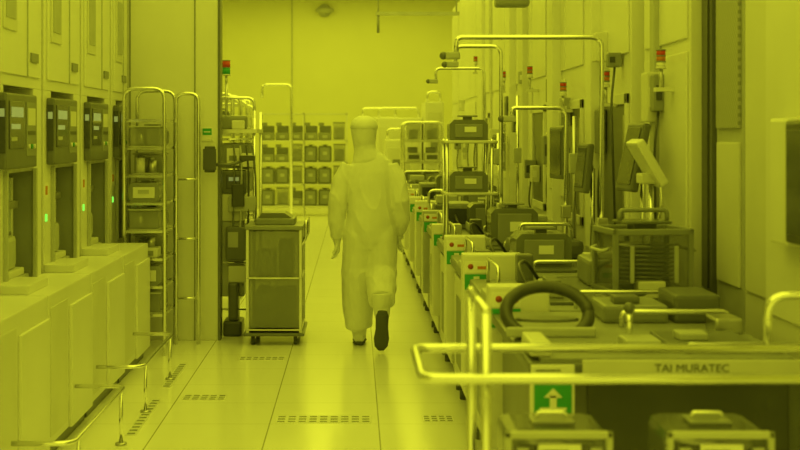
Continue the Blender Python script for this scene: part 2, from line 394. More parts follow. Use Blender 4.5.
for k in range(4): P(B().tube([(.26+.05*k,-.02,1.5),(.27+.055*k,-.04,1.4-.05*k),(.26+.06*k,-.07,.9),(.25+.04*k,-.06,.6)],.008,('dark_grey','grey_panel','black','dark_grey')[k],.1),'cable',r)
for x in (.02,.42):
    for y in (.02,.76): P(B().cyl((x,y,0),(x,y,1.78),.012,'chrome'),'frame_post',r)
for z in (.2,.57,.95,1.31,1.55): P(B().cyl((.02,.02,z),(.42,.02,z),.009,'chrome'),'frame_bar',r)
P(B().tube([(.02,.02,1.78),(.02,.02,1.88),(.42,.02,1.88),(.42,.02,1.72)],.012,'chrome',.06),'top_rail',r)
P(B().box(.0,.44,0,.78,1.6,1.63,'steel'),'top_shelf',r)
P(B().box(.05,.36,.1,.6,1.63,1.74,'pod_grey',.02),'shelf_module',r)
P(B().box(.24,.34,.02,.1,1.63,1.7,'white_panel',.01),'shelf_box',r)
P(B().box(.18,.33,-.1,.2,.0,.12,'black',.02),'foot_module',r)
P(B().box(.22,.3,-.08,.1,.12,.42,'dark_grey',.02),'foot_post',r)
P(B().cyl((.19,.1,1.74),(.19,.1,2.0),.012,'steel'),'signal_pole',r)
signal_tower(r,.19,.1,1.97,('lamp_red','green'),.05,.032)
bufb={}
def buffer(x,y,w,zs=(.45,.85,1.25,1.6),H=1.95):
    r=T('carrier_buffer',(x,y,0),'open chrome buffer frame holding mixed carriers','rack','carrier buffer frames')
    for yy in (0,.9):
        P(B().tube([(0,yy,0),(0,yy,H),(w,yy,H),(w,yy,0)],.018,'chrome',.08),'end_frame',r)
    for z in zs: P(B().box(0,w,0,.9,z-.03,z,'steel'),'shelf',r)
    for i,z in enumerate(zs):
        for j in range(2):
            px=x+w*(.27+.46*j); k=(i*2+j*3+int(y))%3; loc=(px,y+.25+.05*((i+j)%3),z)
            if k in bufb: o=bufb[k].copy(); COL.objects.link(o); o.location=loc
            elif k==0: bufb[0]=S(small_pod_mesh(.24,.34,.2,'pod_dark','mid_grey'),'wafer_carrier',loc,'dark wafer carrier box on a chrome buffer frame','wafer carrier','carriers in buffer frames')
            elif k==1: bufb[1]=S(B().box(-.11,.11,-.15,.15,0,.015,'pod_light').box(-.1,.1,-.14,.14,.015,.24,'clear_plastic',.02).box(-.06,.06,-.1,.1,.015,.15,'pod_dark',.02).box(-.11,.11,-.15,.15,.24,.255,'pod_light',.004),'clear_carrier',loc,'clear plastic carrier box on a chrome buffer frame','wafer carrier','clear carriers in buffer frames')
            else: bufb[2]=S(B().box(-.1,.1,-.12,.12,0,.12,'cream_panel',.01).box(-.07,.08,-.125,-.118,.03,.09,'dark_grey').box(-.08,.06,-.1,.1,.12,.2,'mid_grey',.015),'control_box',loc,'pale control box topped with a grey module','control box','control boxes in buffer frames')
buffer(-1.68,12.6,.58); buffer(-1.85,14.6,.65); buffer(-2.0,17.0,.7); buffer(-2.35,20.5,.75,H=2.1)
buffer(.68,19.6,.55,(.5,.85,1.2,1.5),1.75)
r=T('drain_pipe',(-1.33,20,0),'slim bent chrome pipe standing on the floor','pipe')
P(B().tube([(0,0,2.1),(0,0,2.29),(.42,0,2.29),(.42,0,0)],.02,'chrome',.08).cyl((.42,0,0),(.42,0,.02),.06,'steel'),'pipe_tube',r)

# ---------------------------------------------------------------- cart
r=T('equipment_cart',(-.81,10.55,0),'dark open-framed equipment cart with smoky reflective sides','cart')
P(B().box(0.01,.39,0.01,.6,.13,.86,'smoked_glass',.004),'cabinet',r,'smoky semi-transparent cabinet')
P(B().box(.05,.35,.08,.5,.15,.4,'mid_grey',.01),'inner_module',r,'grey equipment inside the cart')
P(B().box(.06,.2,.08,.4,.52,.7,'grey_panel',.01).box(.23,.34,.08,.4,.52,.78,'dark_grey',.01),'inner_box',r,'boxes inside the cart')
for x in (0,.4):
    for y in (0,.62): P(B().box(x-.012,x+.012,y-.012,y+.012,.09,.87,'steel',.003),'corner_post',r)
P(B().box(-.02,.42,-.02,.64,.87,.9,'mid_grey',.006),'worktop',r)
for z in (.11,.5): P(B().box(-.012,.412,-.012,.632,z,z+.012,'steel',.004),'cross_frame',r)
P(B().box(-.03,.43,-.03,.65,.07,.095,'dark_grey',.01),'bumper',r)
for x in (.04,.36):
    for y in (.05,.57):
        P(B().cyl((x-.014,y,.035),(x+.014,y,.035),.035,'rubber',16).box(x-.02,x+.02,y-.02,y+.02,.05,.075,'steel'),'castor',r)
P(B().tube([(.4,.02,.75),(.44,.02,.8),(.44,.02,.93),(.44,.6,.93),(.44,.6,.8),(.4,.6,.75)],.01,'chrome',.03),'push_handle',r)
r=T('measuring_unit',(-.76,10.65,.9),'dark instrument box with rounded cover standing on the cart','instrument')
P(B().box(0,.3,0,.4,0,.05,'mid_grey',.01),'case',r)
P(B().prism([(0.02,.05),(.28,.05),(.22,.09),(.05,.09)],'y',.03,.36,'dark_grey'),'cover',r)

# ---------------------------------------------------------------- far shelf
r=T('carrier_shelf',(-1.82,26.9,0),'wide pale wire shelf unit with many levels of carriers','shelf')
for x in (0,.83,1.66):
    for y in (0,.46): P(B().box(x-.014,x+.014,y,y+.028,0,2.0,'cream_panel'),'upright',r)
for z in (.2,.62,1.04,1.46,1.98):
    b=B().box(-.02,1.68,0,.02,z-.025,z,'cream_panel').box(-.02,1.68,.48,.5,z-.025,z,'cream_panel')
    for k in range(12): b.box(-.02,1.68,.03+k*.037,.05+k*.037,z-.012,z,'grey_panel')
    P(b,'wire_shelf',r)
fb=[]
fb.append(S(small_pod_mesh(.26,.34,.31,'pod_dark','mid_grey'),'wafer_carrier',(-1.68,27.1,.2),'dark wafer carrier box stored on the far shelf','wafer carrier','carriers on the far shelf'))
fb.append(S(B().box(-.12,.12,-.15,.15,0,.02,'pod_light').box(-.115,.115,-.145,.145,.02,.33,'clear_plastic',.02).box(-.09,.09,-.1,.1,.02,.25,'pod_dark',.02).box(-.12,.12,-.15,.15,.33,.35,'pod_grey'),'clear_carrier',(-1.40,27.1,.2),'translucent carrier box stored on the far shelf','wafer carrier','clear carriers on the far shelf'))
fb.append(S(B().box(-.125,.125,-.15,.15,0,.15,'pod_grey',.015).box(-.1,.12,-.14,.14,.15,.28,'pod_dark',.015).box(-.05,.05,-.155,-.148,.04,.1,'grey_panel').box(-.12,-.02,-.12,.1,.28,.34,'mid_grey'),'stacked_cassette',(-1.13,27.1,.2),'stacked pair of dark cassettes on the far shelf','cassette','stacked cassettes on the far shelf'))
for zi,z in enumerate((.2,.62,1.04,1.46)):
    for k in range(6):
        if zi==0 and k<3: continue
        o=fb[(0,2,1,0,2,0,1,2,0,0,2,1,0,2)[(zi*5+k*3)%14]].copy(); COL.objects.link(o); o.location=(-1.82+.14+k*.275+random.uniform(-.006,.006),27.1+random.uniform(-.02,.05),z)

r=T('dome_fitting',(-.65,29.9,4.22),'small dark dome fitting on the end wall','wall fitting')
P(B().ball((0,0,0),.2,'grey_panel',1,.5,.4),'dome',r); P(B().cyl((0,.02,0),(0,.1,0),.14,'grey_panel'),'mount',r)
r=T('hanging_light_rail',(.3,20,3.28),'thin horizontal rail hung from the ceiling by rods','rail')
P(B().box(0,1.2,-.03,.03,0,.05,'grey_panel'),'rail',r)
for x in (.03,1.15): P(B().cyl((x,0,.05),(x,0,1.32),.012,'grey_panel'),'suspension_rod',r)
P(B().cyl((.03,0,-.25),(.03,0,0),.02,'mid_grey'),'end_sensor',r)

def far_tool(x,y,w,d,h,label):
    r=T('process_tool',(x,y,0),label,'machine')
    P(B().box(0,w,0,d,.08,h,'white_panel',.02),'body',r)
    P(B().box(.05,w-.05,-.015,0,h*.52,h*.92,'cream_panel',.008),'upper_door',r)
    P(B().box(.05,w-.05,-.02,0,.15,h*.45,'grey_panel',.01),'lower_door',r)
    P(B().box(w*.3,w*.7,-.03,-.015,h*.62,h*.8,'mid_grey',.01),'window',r)
    P(B().box(.04,w-.04,.03,d-.03,0,.08,'dark_grey'),'base',r)
    P(B().tube([(.04,.1,h),(.04,.1,h+.16),(w-.05,.1,h+.16),(w-.05,.1,h)],.02,'chrome',.08),'top_rail',r)
    return r
far_tool(.35,23,.75,1.2,1.85,'white metrology tool with dark window and chrome top rail')
far_tool(1.12,22.4,.3,1.2,2.1,'tall white tool with chrome top rail beside the end wall')
far_tool(.1,26,.7,1.0,1.9,'white cabinet tool standing before the end wall')
far_tool(.45,21.2,.4,.8,1.5,'small white tool with window beside the carrier frame')

# ---------------------------------------------------------------- right tall tools
def tall(y0,y1,x,m='white_panel',label='tall white process tool with access doors and chrome handles',tower=None,win=False,H=3.5,ribs=(),plain=False,opening=False,gear=0):
    r=T('process_tool',(x,y0,0),label,'machine')
    L=y1-y0
    P(B().box(0,1.6,0.005,L-.005,0,H,m,.004),'body',r)
    if plain:
        P(B().box(-.01,0,.04,L-.04,.95,H-.1,m,.004),'cover_panel',r)
    else:
        n=2 if L>1.4 else 1
        for k in range(n):
            a=.05+k*(L-.06)/n; c=a+(L-.06)/n-.04
            if opening and k==0:
                P(B().box(-.02,0,a,c,1.0,1.06,'white_panel',.004).box(-.02,0,a,c,1.76,1.82,'white_panel',.004).box(-.02,0,a,a+.05,1.0,1.82,'white_panel',.004).box(-.02,0,c-.05,c,1.0,1.82,'white_panel',.004),'opening_frame',r)
                P(B().box(-.006,0,a+.05,c-.05,1.06,1.76,'dark_grey').box(-.012,-.006,a+.1,a+.13,1.1,1.7,'steel').box(-.012,-.006,c-.16,c-.08,1.2,1.5,'mid_grey'),'opening_shade_panel',r,'narrow dark panel painted as a shaded loading opening')  # flat dark plate, the opening's inner shade put into its colour
            else:
                d=P(B().box(-.012,0,a,c,1.15,1.98,'white_panel',.005),'access_door',r)
                P(B().tube([(-.012,c-.06,1.35),(-.045,c-.06,1.35),(-.045,c-.06,1.6),(-.012,c-.06,1.6)],.008,'chrome',.02),'handle',d,'chrome pull handle')
            P(B().box(-.012,0,a,c,2.04,H-.15,'white_panel',.005),'upper_door',r)
    for (a,w,mm,pr,z0,z1) in ribs:
        P(B().box(-pr,0,a,a+w,z0,z1,mm,.006),'rib_panel',r)
    if win: P(B().box(-.03,-.012,L*.25,L*.6,1.35,1.75,'grey_panel',.01).box(-.034,-.03,L*.3,L*.55,1.4,1.7,'screen'),'window',r,'dark framed window')
    if gear:
        rr=random.Random(int(y0*100))
        for k in range(gear):
            yy=.08+rr.random()*(L-.3); zz=1.15+rr.random()*.95; w=.06+rr.random()*.12; h=.08+rr.random()*.2; dp=.05+rr.random()*.06
            q=P(B().box(-dp,-.01,yy,yy+w,zz,zz+h,('mid_grey','cream_panel','dark_grey','grey_panel')[k%4],.008),'control_box',r)
            P(B().box(-dp+.01,-dp+.02+.02,yy-.004,yy,zz+h*.3,zz+h*.7,('screen','paper')[k%2]),'gauge',q)
            if k%2==0: P(B().tube([(-dp/2,yy+w/2,zz),(-dp/2-.02,yy+w/2,zz-.2),(-.02,yy+w/2+.1,.95)],.007,'dark_grey',.08),'cable',q)
    if tower is not None:
        signal_tower(r,-.07,L*.3,tower,('lamp_red','orange','paper'),.022,.022)
        P(B().box(-.1,0,L*.3-.03,L*.3+.03,tower-.02,tower,'cream_panel'),'tower_bracket',r)
    return r
tall(4.25,5.12,1.5,label='tall plain pale process tool panel',plain=True)
tall(5.13,5.82,1.62,'cream_panel',label='tall plain cream process tool panel',plain=True)
r=T('ventilation_column',(1.62,5.83,0),'grey perforated ventilation column between white tools','machine')
P(B().box(0,1.5,0,.44,0,3.5,'grey_panel',.005),'body',r)
P(B().box(-.015,0,.04,.4,1.62,3.3,'perforated',.003),'perforated_grille',r)
P(B().box(-.012,0,.04,.4,.95,1.56,'cream_panel',.003),'blank_panel',r)
def duct(x,y,w=.09,m='grey_panel',c='mid_grey'):
    r=T('cable_duct',(x,y,0),'narrow grey vertical cable duct between tools','duct','vertical cable ducts')
    P(B().box(0,.6,0,w,0,3.5,m,.006),'duct_body',r); P(B().box(-.01,0,.02,w-.02,.9,3.3,c),'duct_cover',r)
duct(1.6,6.3,.14,'dark_grey','black')
tall(6.46,7.5,1.55,tower=1.82,gear=2,ribs=[(.62,.1,'grey_panel',.04,.9,3.4)],label='wide flat white process tool cabinet with signal light')
tall(7.6,8.88,1.5,tower=1.77,opening=True,gear=3,ribs=[(.9,.2,'white_panel',.07,.9,3.4)],label='wide flat white process tool cabinet with signal light')
tall(9.0,10.6,1.48,ribs=[(1.0,.3,'white_panel',.07,.9,3.4)],tower=1.76,opening=True,gear=4)
tall(10.7,12.4,1.47,tower=1.95,ribs=[(1.1,.3,'cream_panel',.06,.9,3.4)],opening=True,gear=4)
tall(12.5,15,1.48,tower=2.0,ribs=[(.3,.3,'white_panel',.07,.9,3.4)],opening=False,win=True,gear=4)
tall(15.1,18.6,1.46,ribs=[(.5,.5,'white_panel',.05,.9,3.4)],tower=2.3,opening=True,gear=4)
tall(18.7,21.5,1.5,'white_panel',gear=2)
for y in (7.505,8.885,10.605,12.4,15.0): duct(1.66,y)

# ---------------------------------------------------------------- right load port stations
def station(y,L=1.25,x=.6,v=0,label='white-fronted load port station with safety labels and dark top'):
    r=T('load_port_station',(x,y,0),label,'machine','row of load port stations')
    W=.8
    P(B().box(.02,W,.02,L-.01,.12,.8,'grey_panel',.01),'cabinet',r)
    P(B().box(0,.02,.1,L-.05,.16,.76,'cream_panel',.006).box(-.004,0,L*.3,L*.8,.25,.65,'mid_grey',.003),'side_panel',r)
    P(B().box(-.02,W,0,L,.8,.86,'mid_grey',.012),'top_plate',r)
    P(B().box(.24,W-.06,.16,L-.1,.86,.875,'dark_grey',.004),'carrier_stage',r)
    for (px,py) in ((.06,.08),(.06,L-.08),(W-.08,.08),(W-.08,L-.08)):
        P(B().cyl((px,py,0.02),(px,py,.12),.015,'steel').cyl((px,py,0),(px,py,.05),.03,'rubber'),'castor',r)
    hx=(.2,.26,.16,.22)[v]; hz=(.97,.98,.95,.97)[v]
    bx=P(B().box(-.05,hx,-.1,.03,.3,hz,('white_panel','white_panel','cream_panel','grey_panel')[v],.01),'end_panel',r,'pale end panel with safety labels')
    P(B().box(-.03,.16,.1,.5,.86,.90,'grey_panel',.012),'edge_cover',r)
    P(B().box(-.04,.08,-.104,-.10,.885,.945,'paper'),'warning_sign',bx,'white warning label')
    if v!=2:
        P(B().cyl((-.01,-.106,.918),(-.01,-.1035,.918),.014,'red',14),'stop_mark',bx,'small round red mark')
    P(B().box(.025,.07,-.106,-.104,.905,.92,'orange'),'caution_mark',bx)
    P(B().box(-.04,.08,-.104,-.10,.80,.878,'green'),'safety_sign',bx,'green safety sign')
    P(B().box(-.02,.06,-.107,-.104,.808,.828,'paper').box(.005,.035,-.107,-.104,.84,.868,'paper'),'pictogram',bx)
    P(B().box(.32,.76,.005,.02,.3,.75,'mid_grey',.004).box(.38,.7,-.002,.005,.42,.68,'dark_grey',.002),'front_panel',r)
    P(B().tube([(.33,.05,.86),(.33,.05,.93),(W-.06,.05,.93),(W-.06,.05,.86)],.009,'chrome',.04),'front_rail',r)
    P(B().box(.24,.32,.3,.6,.875,.93,'grey_panel',.008).box(.25,.31,.32,.5,.93,.95,'dark_grey',.004),'stage_actuator',r)
    P(B().tube([(.2,.55,.88),(.16,.7,.98),(.22,.9,.99),(.3,1.0,.88)],.009,'black',.08),'cable',r,'black cable loop')
    P(B().tube([(.06,.6,.86),(.06,.6,.98),(.06,1.1,.98),(.06,1.1,.86)],.009,'chrome',.04),'side_rail',r)
    if v==0:
        P(B().box(.5,.76,.75,1.1,.875,1.0,'mid_grey',.02).box(.55,.7,.8,1.0,1.0,1.04,'grey_panel',.01),'mechanism',r)
        P(B().box(.2,.28,1.05,1.15,.86,1.0,'dark_grey',.01),'drive_box',r)
    elif v==1:
        P(B().box(.3,.72,.8,1.15,.875,.98,'dark_grey',.03),'mechanism',r)
        P(B().tube([(.36,.9,.98),(.36,.9,1.07),(.66,.9,1.07),(.66,.9,.98)],.01,'chrome',.03),'clamp',r)
        P(B().box(.05,.13,.25,.35,.9,.97,'dark_grey',.01),'key_switch',r)
    elif v==2:
        P(B().box(.1,.3,.7,1.1,.86,1.06,'mid_grey',.015).box(.12,.27,.694,.7,.9,1.02,'screen',.002),'controller_box',r,'grey controller box with dark display')
        P(B().box(.5,.76,.8,1.1,.875,.95,'steel',.01),'mechanism',r)
    else:
        P(B().tube([(.02,.3,.86),(.02,.3,1.12),(.5,.3,1.12),(.5,.3,.88)],.011,'chrome',.05),'tall_hoop',r)
        P(B().box(.1,.35,.8,1.1,.86,.98,'dark_grey',.02).box(.12,.3,.84,1.04,.98,1.05,'grey_panel',.01),'mechanism',r)
    P(B().box(.62,.74,.18,.28,.875,.96,'cream_panel',.008),'junction_box',r)
    return r
for i,y in enumerate((5.85,7.25,8.65,10.05,11.45,12.85,14.3,15.8,17.3)): station(y,v=(0,1,0,2,3,1,2,0,3)[i])
cg='dark carriers on the load ports'
for (x,y,h) in ((1.02,7.7,.18),(1.02,9.1,.24),(1.0,10.5,.2),(1.06,11.9,.28),(1.0,13.3,.2),(1.0,14.8,.28),(1.0,16.3,.22)):
    closed_pod((x,y,.875),'low dark wafer carrier resting on a load port',cg,.3,.3,h)
r=T('load_port_station',(.6,4.5,0),'wide dark load port station with cluttered dark top','machine')
P(B().box(.0,.85,.03,1.2,.12,.82,'dark_grey',.012),'cabinet',r)
P(B().box(-.04,.85,0,1.24,.82,.86,'dark_grey',.01).box(.0,.82,.02,1.2,.86,.872,'mid_grey'),'top_plate',r)
P(B().box(.13,.85,-.012,0,.815,.872,'cream_panel',.003),'front_strip',r)
for px in (.05,.79):
    for py in (.1,1.1): P(B().cyl((px,py,0),(px,py,.12),.03,'rubber'),'foot',r)
P(B().box(.15,.8,.012,.03,.3,.8,'black',.006),'front_panel',r)
sg=P(B().box(-.035,.105,-.008,.03,.69,.855,'paper',.003).box(-.025,.095,-.012,-.008,.70,.795,'green'),'safety_sign',r,'tall label with white top and green lower half')
P(B().box(-.008,.078,-.0155,-.0125,.712,.720,'paper').box(.024,.046,-.0155,-.0125,.72,.758,'paper').prism([(.005,.752),(.065,.752),(.035,.782)],'y',-.0155,-.0125,'paper'),'pictogram',sg)
P(B().box(-.02,.09,-.0105,-.0085,.808,.814,'mid_grey').box(-.02,.06,-.0105,-.0085,.835,.841,'mid_grey'),'fine_print',sg)
text('TAI MURATEC',.036,'dark_grey',r,(.36,-.0135,.834),(math.pi/2,0,0),sx=1.05)
P(B().tube([(.5,.12,.87),(.5,.12,.9),(.8,.12,.9),(.8,.12,.87)],.010,'chrome',.03),'stage_rail',r)
P(B().tube([(.40,.75,.87),(.40,.75,.93),(.8,.75,.93),(.8,.75,.87)],.010,'chrome',.03),'stage_rail',r)
P(B().box(.35,.6,.85,1.15,.872,.94,'mid_grey',.015).box(.4,.5,.9,1.0,.94,.97,'dark_grey',.01),'stage_block',r)
P(B().box(.45,.75,.2,.5,.872,.895,'dark_grey',.008).box(.5,.6,.25,.35,.895,.92,'grey_panel',.006),'stage_pad',r)
P(B().box(.62,.8,.85,1.15,.872,.98,'dark_grey',.015),'drive_block',r)
P(B().box(.7,.8,.55,.7,.872,.93,'steel',.01),'valve_block',r)
P(B().box(.3,.42,.15,.3,.872,.91,'grey_panel',.008),'clamp_block',r)
P(B().cyl((.34,.3,.872),(.34,.3,.99),.011,'chrome').ball((.34,.3,1.0),.02,'dark_grey'),'lever_knob',r)
P(B().box(-.03,.04,.05,.3,.872,.92,'cream_panel',.01),'corner_box',r)
def ringpts(rx,ry,rz,z0):
    return [Vector((math.cos(a)*rx,math.sin(a)*ry,z0+math.sin(a)*rz)) for a in [i*2*math.pi/40 for i in range(41)]]
r=T('rubber_ring',(.70,5.1,.872),'thick dark wheel-like rubber ring leaning among the equipment','ring')
P(B().loft([(p,.024,.024) for p in ringpts(.15,.08,.088,.072)],'black',12,Vector((0,0,1))),'outer_ring',r)
P(B().prism([(math.cos(a)*.115,math.sin(a)*.062) for a in [i*math.pi/12 for i in range(24)]],'z',.045,.055,'dark_grey'),'hub_plate',r)
P(B().box(-.16,.16,-.12,-.09,.0,.035,'grey_panel',.008),'front_block',r)

S(B().box(-.2,.2,-.17,.17,0,.02,'steel',.006),'tilt_plate',(1.27,6.2,.875),'flat steel plate under the large wafer carrier','plate')
roundpod((1.27,6.2,.895),.36,.33,.29,'angular clear-sided wafer carrier with dark frame and top handle',rz=math.radians(7))

r=T('carrier_tower',(.62,9.42,.90),'narrow chrome tower with carrier shelves beside the aisle','rack')
for x in (.0,.3):
    for y in (0,.34): P(B().cyl((x,y,-.04),(x,y,.66),.011,'chrome'),'post',r)
for z in (.30,.65): P(B().box(-.02,.34,-.02,.36,z-.02,z,'steel',.004),'shelf',r)
closed_pod((.77,9.6,1.2)); closed_pod((.77,9.6,1.55))

def pipeframe(y,xl,xr,z,drop,zb,label):
    r=T('pipe_frame',(xr,y,zb),label,'pipe frame','chrome overhead pipe frames')
    q=z-zb
    P(B().tube([(xl-xr,0,q-drop),(xl-xr,0,q),(0,0,q),(0,0,0)],.013,'chrome',.06).cyl((0,0,0),(0,0,.015),.045,'steel'),'pipe',r)
    P(B().box(xl-xr-.06,xl-xr+.02,-.025,.025,q-drop-.04,q-drop,'grey_panel',.01).ball((xl-xr-.07,0,q-drop-.02),.022,'dark_grey'),'sensor_head',r)
    P(B().box(-.03,.03,-.03,.03,.2,.28,'steel',.006),'clamp',r)
pipeframe(7.6,.55,1.34,2.12,.08,.86,'tall chrome pipe arching over the load ports')
pipeframe(9.2,.66,.96,2.17,.1,.86,'tall chrome pipe arching over the load ports')
pipeframe(13.0,.75,1.2,2.2,.1,.86,'tall chrome pipe arching over the load ports')
pipeframe(8.9,1.0,1.34,1.76,.05,.86,'short chrome pipe arching over the load ports')
def pole(x,y,z0,z1,m='chrome'):
    r=T('conduit_pole',(x,y,z0),'slim vertical chrome conduit pole beside the tools','pole','vertical conduit poles')
    P(B().cyl((0,0,0),(0,0,z1-z0),.012,m).cyl((0,0,0),(0,0,.012),.035,'steel'),'tube',r)
    P(B().box(-.03,.03,-.025,.025,.5,.62,'grey_panel',.006),'switch_box',r)
pole(1.3,8.3,.86,1.7,'steel'); pole(1.3,11.2,.86,1.9); pole(1.1,10.75,.86,1.6)

def arm_monitor(x,y,z,rz,label,w=.34,h=.28,zb=.86,tilt=0):
    r=T('operator_monitor',(x,y,zb),label,'monitor',None,rz)
    q=z-zb
    R=Matrix.Rotation(math.radians(tilt),3,'X')
    P(B().box(-w/2,w/2,-.02,.02,q-h/2,q+h/2,'dark_grey',.012,rot=R),'housing',r)
    t=R@Vector((0,-.022,0))
    P(B().box(-w/2+.025+t.x,w/2-.025+t.x,-.002+t.y,.002+t.y,q-h/2+.03+t.z,q+h/2-.025+t.z,'screen',.001,rot=R),'screen',r)
    P(B().cyl((0,.05,0),(0,.05,q),.014,'chrome').cyl((0,.05,q),(0,.02,q),.02,'steel').cyl((0,.05,0),(0,.05,.012),.05,'steel'),'stand',r)
    return r
arm_monitor(1.37,6.9,1.48,math.radians(-82),'slim dark angled operator monitor on a chrome stand',.24,.34,tilt=-12)
arm_monitor(1.33,9.15,1.47,math.radians(-82),'dark operator monitor on a chrome stand',.3,.34)
arm_monitor(1.3,12.9,1.45,math.radians(-78),'dark operator monitor on a chrome stand',.26,.28,tilt=-10)
arm_monitor(1.3,7.95,1.40,math.radians(-84),'dark operator monitor on a chrome stand',.22,.28,tilt=-6)
r=T('keyboard_tray',(1.38,6.62,.86),'pale tilted keyboard tray on a chrome post','keyboard')
P(B().box(-.022,.022,-.13,.13,.48,.72,'white_panel',.01,rot=Matrix.Rotation(math.radians(-30),3,'Y')),'tray',r)
P(B().box(-.04,.06,-.06,.06,.50,.55,'cream_panel',.01),'tray_mount',r)
P(B().cyl((0.02,0,0),(0.02,0,.54),.013,'chrome').cyl((.02,0,0),(.02,0,.01),.04,'steel'),'post',r)
P(B().tube([(.02,-.0,.2),(.07,-.03,.4),(.05,-.03,.56)],.009,'chrome',.1),'brace',r)
r=T('panel_monitor',(1.435,4.25,1.22),'black screen with slim pale bezel fixed on tool panel','monitor')
P(B().box(0,.056,.4,.6,0,.43,'white_panel',.012),'housing',r)
P(B().box(-.02,.056,0,.36,0.02,.42,'black',.012),'screen_housing',r)
P(B().box(-.024,-.02,.03,.33,.05,.39,'screen',.001),'screen',r)
r=T('ceiling_camera',(1.1,10,0),'dark camera housing hung from the ceiling on a rod','camera')
P(B().box(-.1,.14,-.08,.08,2.5,2.6,'mid_grey',.02).box(.05,.24,-.05,.05,2.56,2.64,'mid_grey',.01),'housing',r)
P(B().cyl((0,0,2.6),(0,0,4.6),.02,'steel'),'rod',r)

# ---------------------------------------------------------------- foreground trolley
r=T('tube_trolley',(.17,3.5,0),'polished steel tube trolley with bumper rails carrying wafer pods','trolley')
P(B().tube([(1.45,0,.985),(0,0,.985),(0,.5,.985),(1.45,.5,.985)],.0135,'chrome',.05,14),'bumper_rail',r)
for x in (.16,1.42):
    for y in (.03,.47):
        P(B().cyl((x,y,.08),(x,y,1.15),.014,'chrome').ball((x,y,1.15),.015,'chrome').cyl((x-.012,y,.035),(x+.012,y,.035),.035,'rubber'),'post',r)
P(B().tube([(.16,.47,1.15),(.16,.03,1.15)],.013,'chrome'),'end_rail',r)
P(B().tube([(1.0,.47,1.0),(1.0,.47,1.14),(1.2,.47,1.14),(1.24,.1,1.12),(1.2,.02,1.0)],.012,'chrome',.08),'push_handle',r)
for z in (.56,.22): P(B().box(.1,1.45,.02,.48,z-.02,z,'steel',.005),'shelf',r)
for x in (.53,.95,1.37): boxpod((x,3.78,.56),.28,.3,.265,'clear reflective wafer carrier with pale label in tube trolley','pods in the tube trolley')

# ---------------------------------------------------------------- person
def remesh(b,name,vox,smooth=3,disp=None):
    me=b.mesh(name+'_tmp'); o=bpy.data.objects.new(name,me); COL.objects.link(o)
    md=o.modifiers.new('r','REMESH'); md.mode='VOXEL'; md.voxel_size=vox; md.use_smooth_shade=True
    s=o.modifiers.new('s','SMOOTH'); s.factor=.5; s.iterations=smooth
    dg=bpy.context.evaluated_depsgraph_get()
    nm=bpy.data.meshes.new_from_object(o.evaluated_get(dg)); m0=me.materials[0]
    bpy.data.objects.remove(o); nm.name=name
    nm.materials.clear(); nm.materials.append(m0)
    for p in nm.polygons: p.use_smooth=True; p.material_index=0
    if disp:
        nor=[v.normal.copy() for v in nm.vertices]
        for v,nn in zip(nm.vertices,nor): v.co+=nn*disp(v.co)
        nm.update()
    return nm
def PM(me,name,parent,label=None):
    o=bpy.data.objects.new(name,me); COL.objects.link(o); o.parent=parent
    if label: o['label']=label
    return o
PR=(.11,10.42,0)
per=T('person',PR,'person in hooded white cleanroom coverall walking away down the aisle','person')
armL=[(-.15,0,1.36),(-.205,-.015,1.25),(-.238,-.035,1.1),(-.248,-.0,.95),(-.245,.06,.82)]
armR=[(.15,0,1.36),(.2,-.02,1.25),(.23,-.05,1.1),(.234,.02,.96),(.224,.11,.86)]
legL=[(-.075,0,1.0),(-.083,.03,.85),(-.09,.07,.68),(-.095,.12,.5),(-.090,.17,.3),(-.082,.19,.13)]
legR=[(.08,0,1.0),(.085,.015,.86),(.088,.03,.72),(.085,.03,.57),(.084,-.09,.46),(.082,-.21,.37)]
def limbs(b,ra,rl,m):
    for A in (armL,armR): b.loft([(p,r_,r_) for p,r_ in zip(A,ra)],m,16)
    for A in (legL,legR): b.loft([(p,r_,r_*1.08) for p,r_ in zip(A,rl)],m,18)
b=B()
b.loft([((.01,0,.82),.13,.09),((.01,0,.92),.15,.11),((.008,0,1.05),.13,.095),((.005,0,1.2),.15,.1),((0,0,1.31),.16,.095),((-.01,0,1.37),.13,.075),((-.025,0,1.42),.065,.06),((-.04,.01,1.5),.055,.058),((-.043,.01,1.56),.06,.07)],'skin',20)
b.loft([((-.043,.015,1.5),.04,.05),((-.043,.02,1.54),.062,.08),((-.043,.015,1.6),.074,.092),((-.043,.01,1.66),.075,.092),((-.043,.005,1.7),.055,.07),((-.043,0,1.715),.02,.03)],'skin',20)
b.ball((-.043,.115,1.59),.016,'skin',.8,1,1.5)
limbs(b,(.05,.046,.04,.033,.028),(.07,.085,.075,.055,.05,.038),'skin')
body=PM(remesh(b,'body',.012,2),'body',per)
for sx in (-1,1):
    P(B().ball((-.043+sx*.03,.097,1.622),.012,'paper',1,.8,.7).ball((-.043+sx*.03,.106,1.622),.0055,'black'),'eye',body)
    P(B().ball((-.043+sx*.074,.0,1.605),.018,'skin',.35,.8,1.4),'ear',body)
b=B()
b.loft([((.008,0,.74),.08,.08),((.01,0,.80),.13,.115),((.011,0,.88),.168,.134),((.012,0,.97),.176,.137),((.008,0,1.07),.172,.13),((.006,0,1.15),.175,.124),((.003,0,1.23),.182,.122),((-.002,0,1.31),.186,.115),((-.006,0,1.37),.165,.102),((-.014,0,1.41),.125,.09),((-.026,0,1.445),.085,.08),((-.034,0,1.48),.072,.074)],'suit',28)
limbs(b,(.066,.07,.066,.062,.046),(.09,.118,.12,.117,.116,.10),'suit')
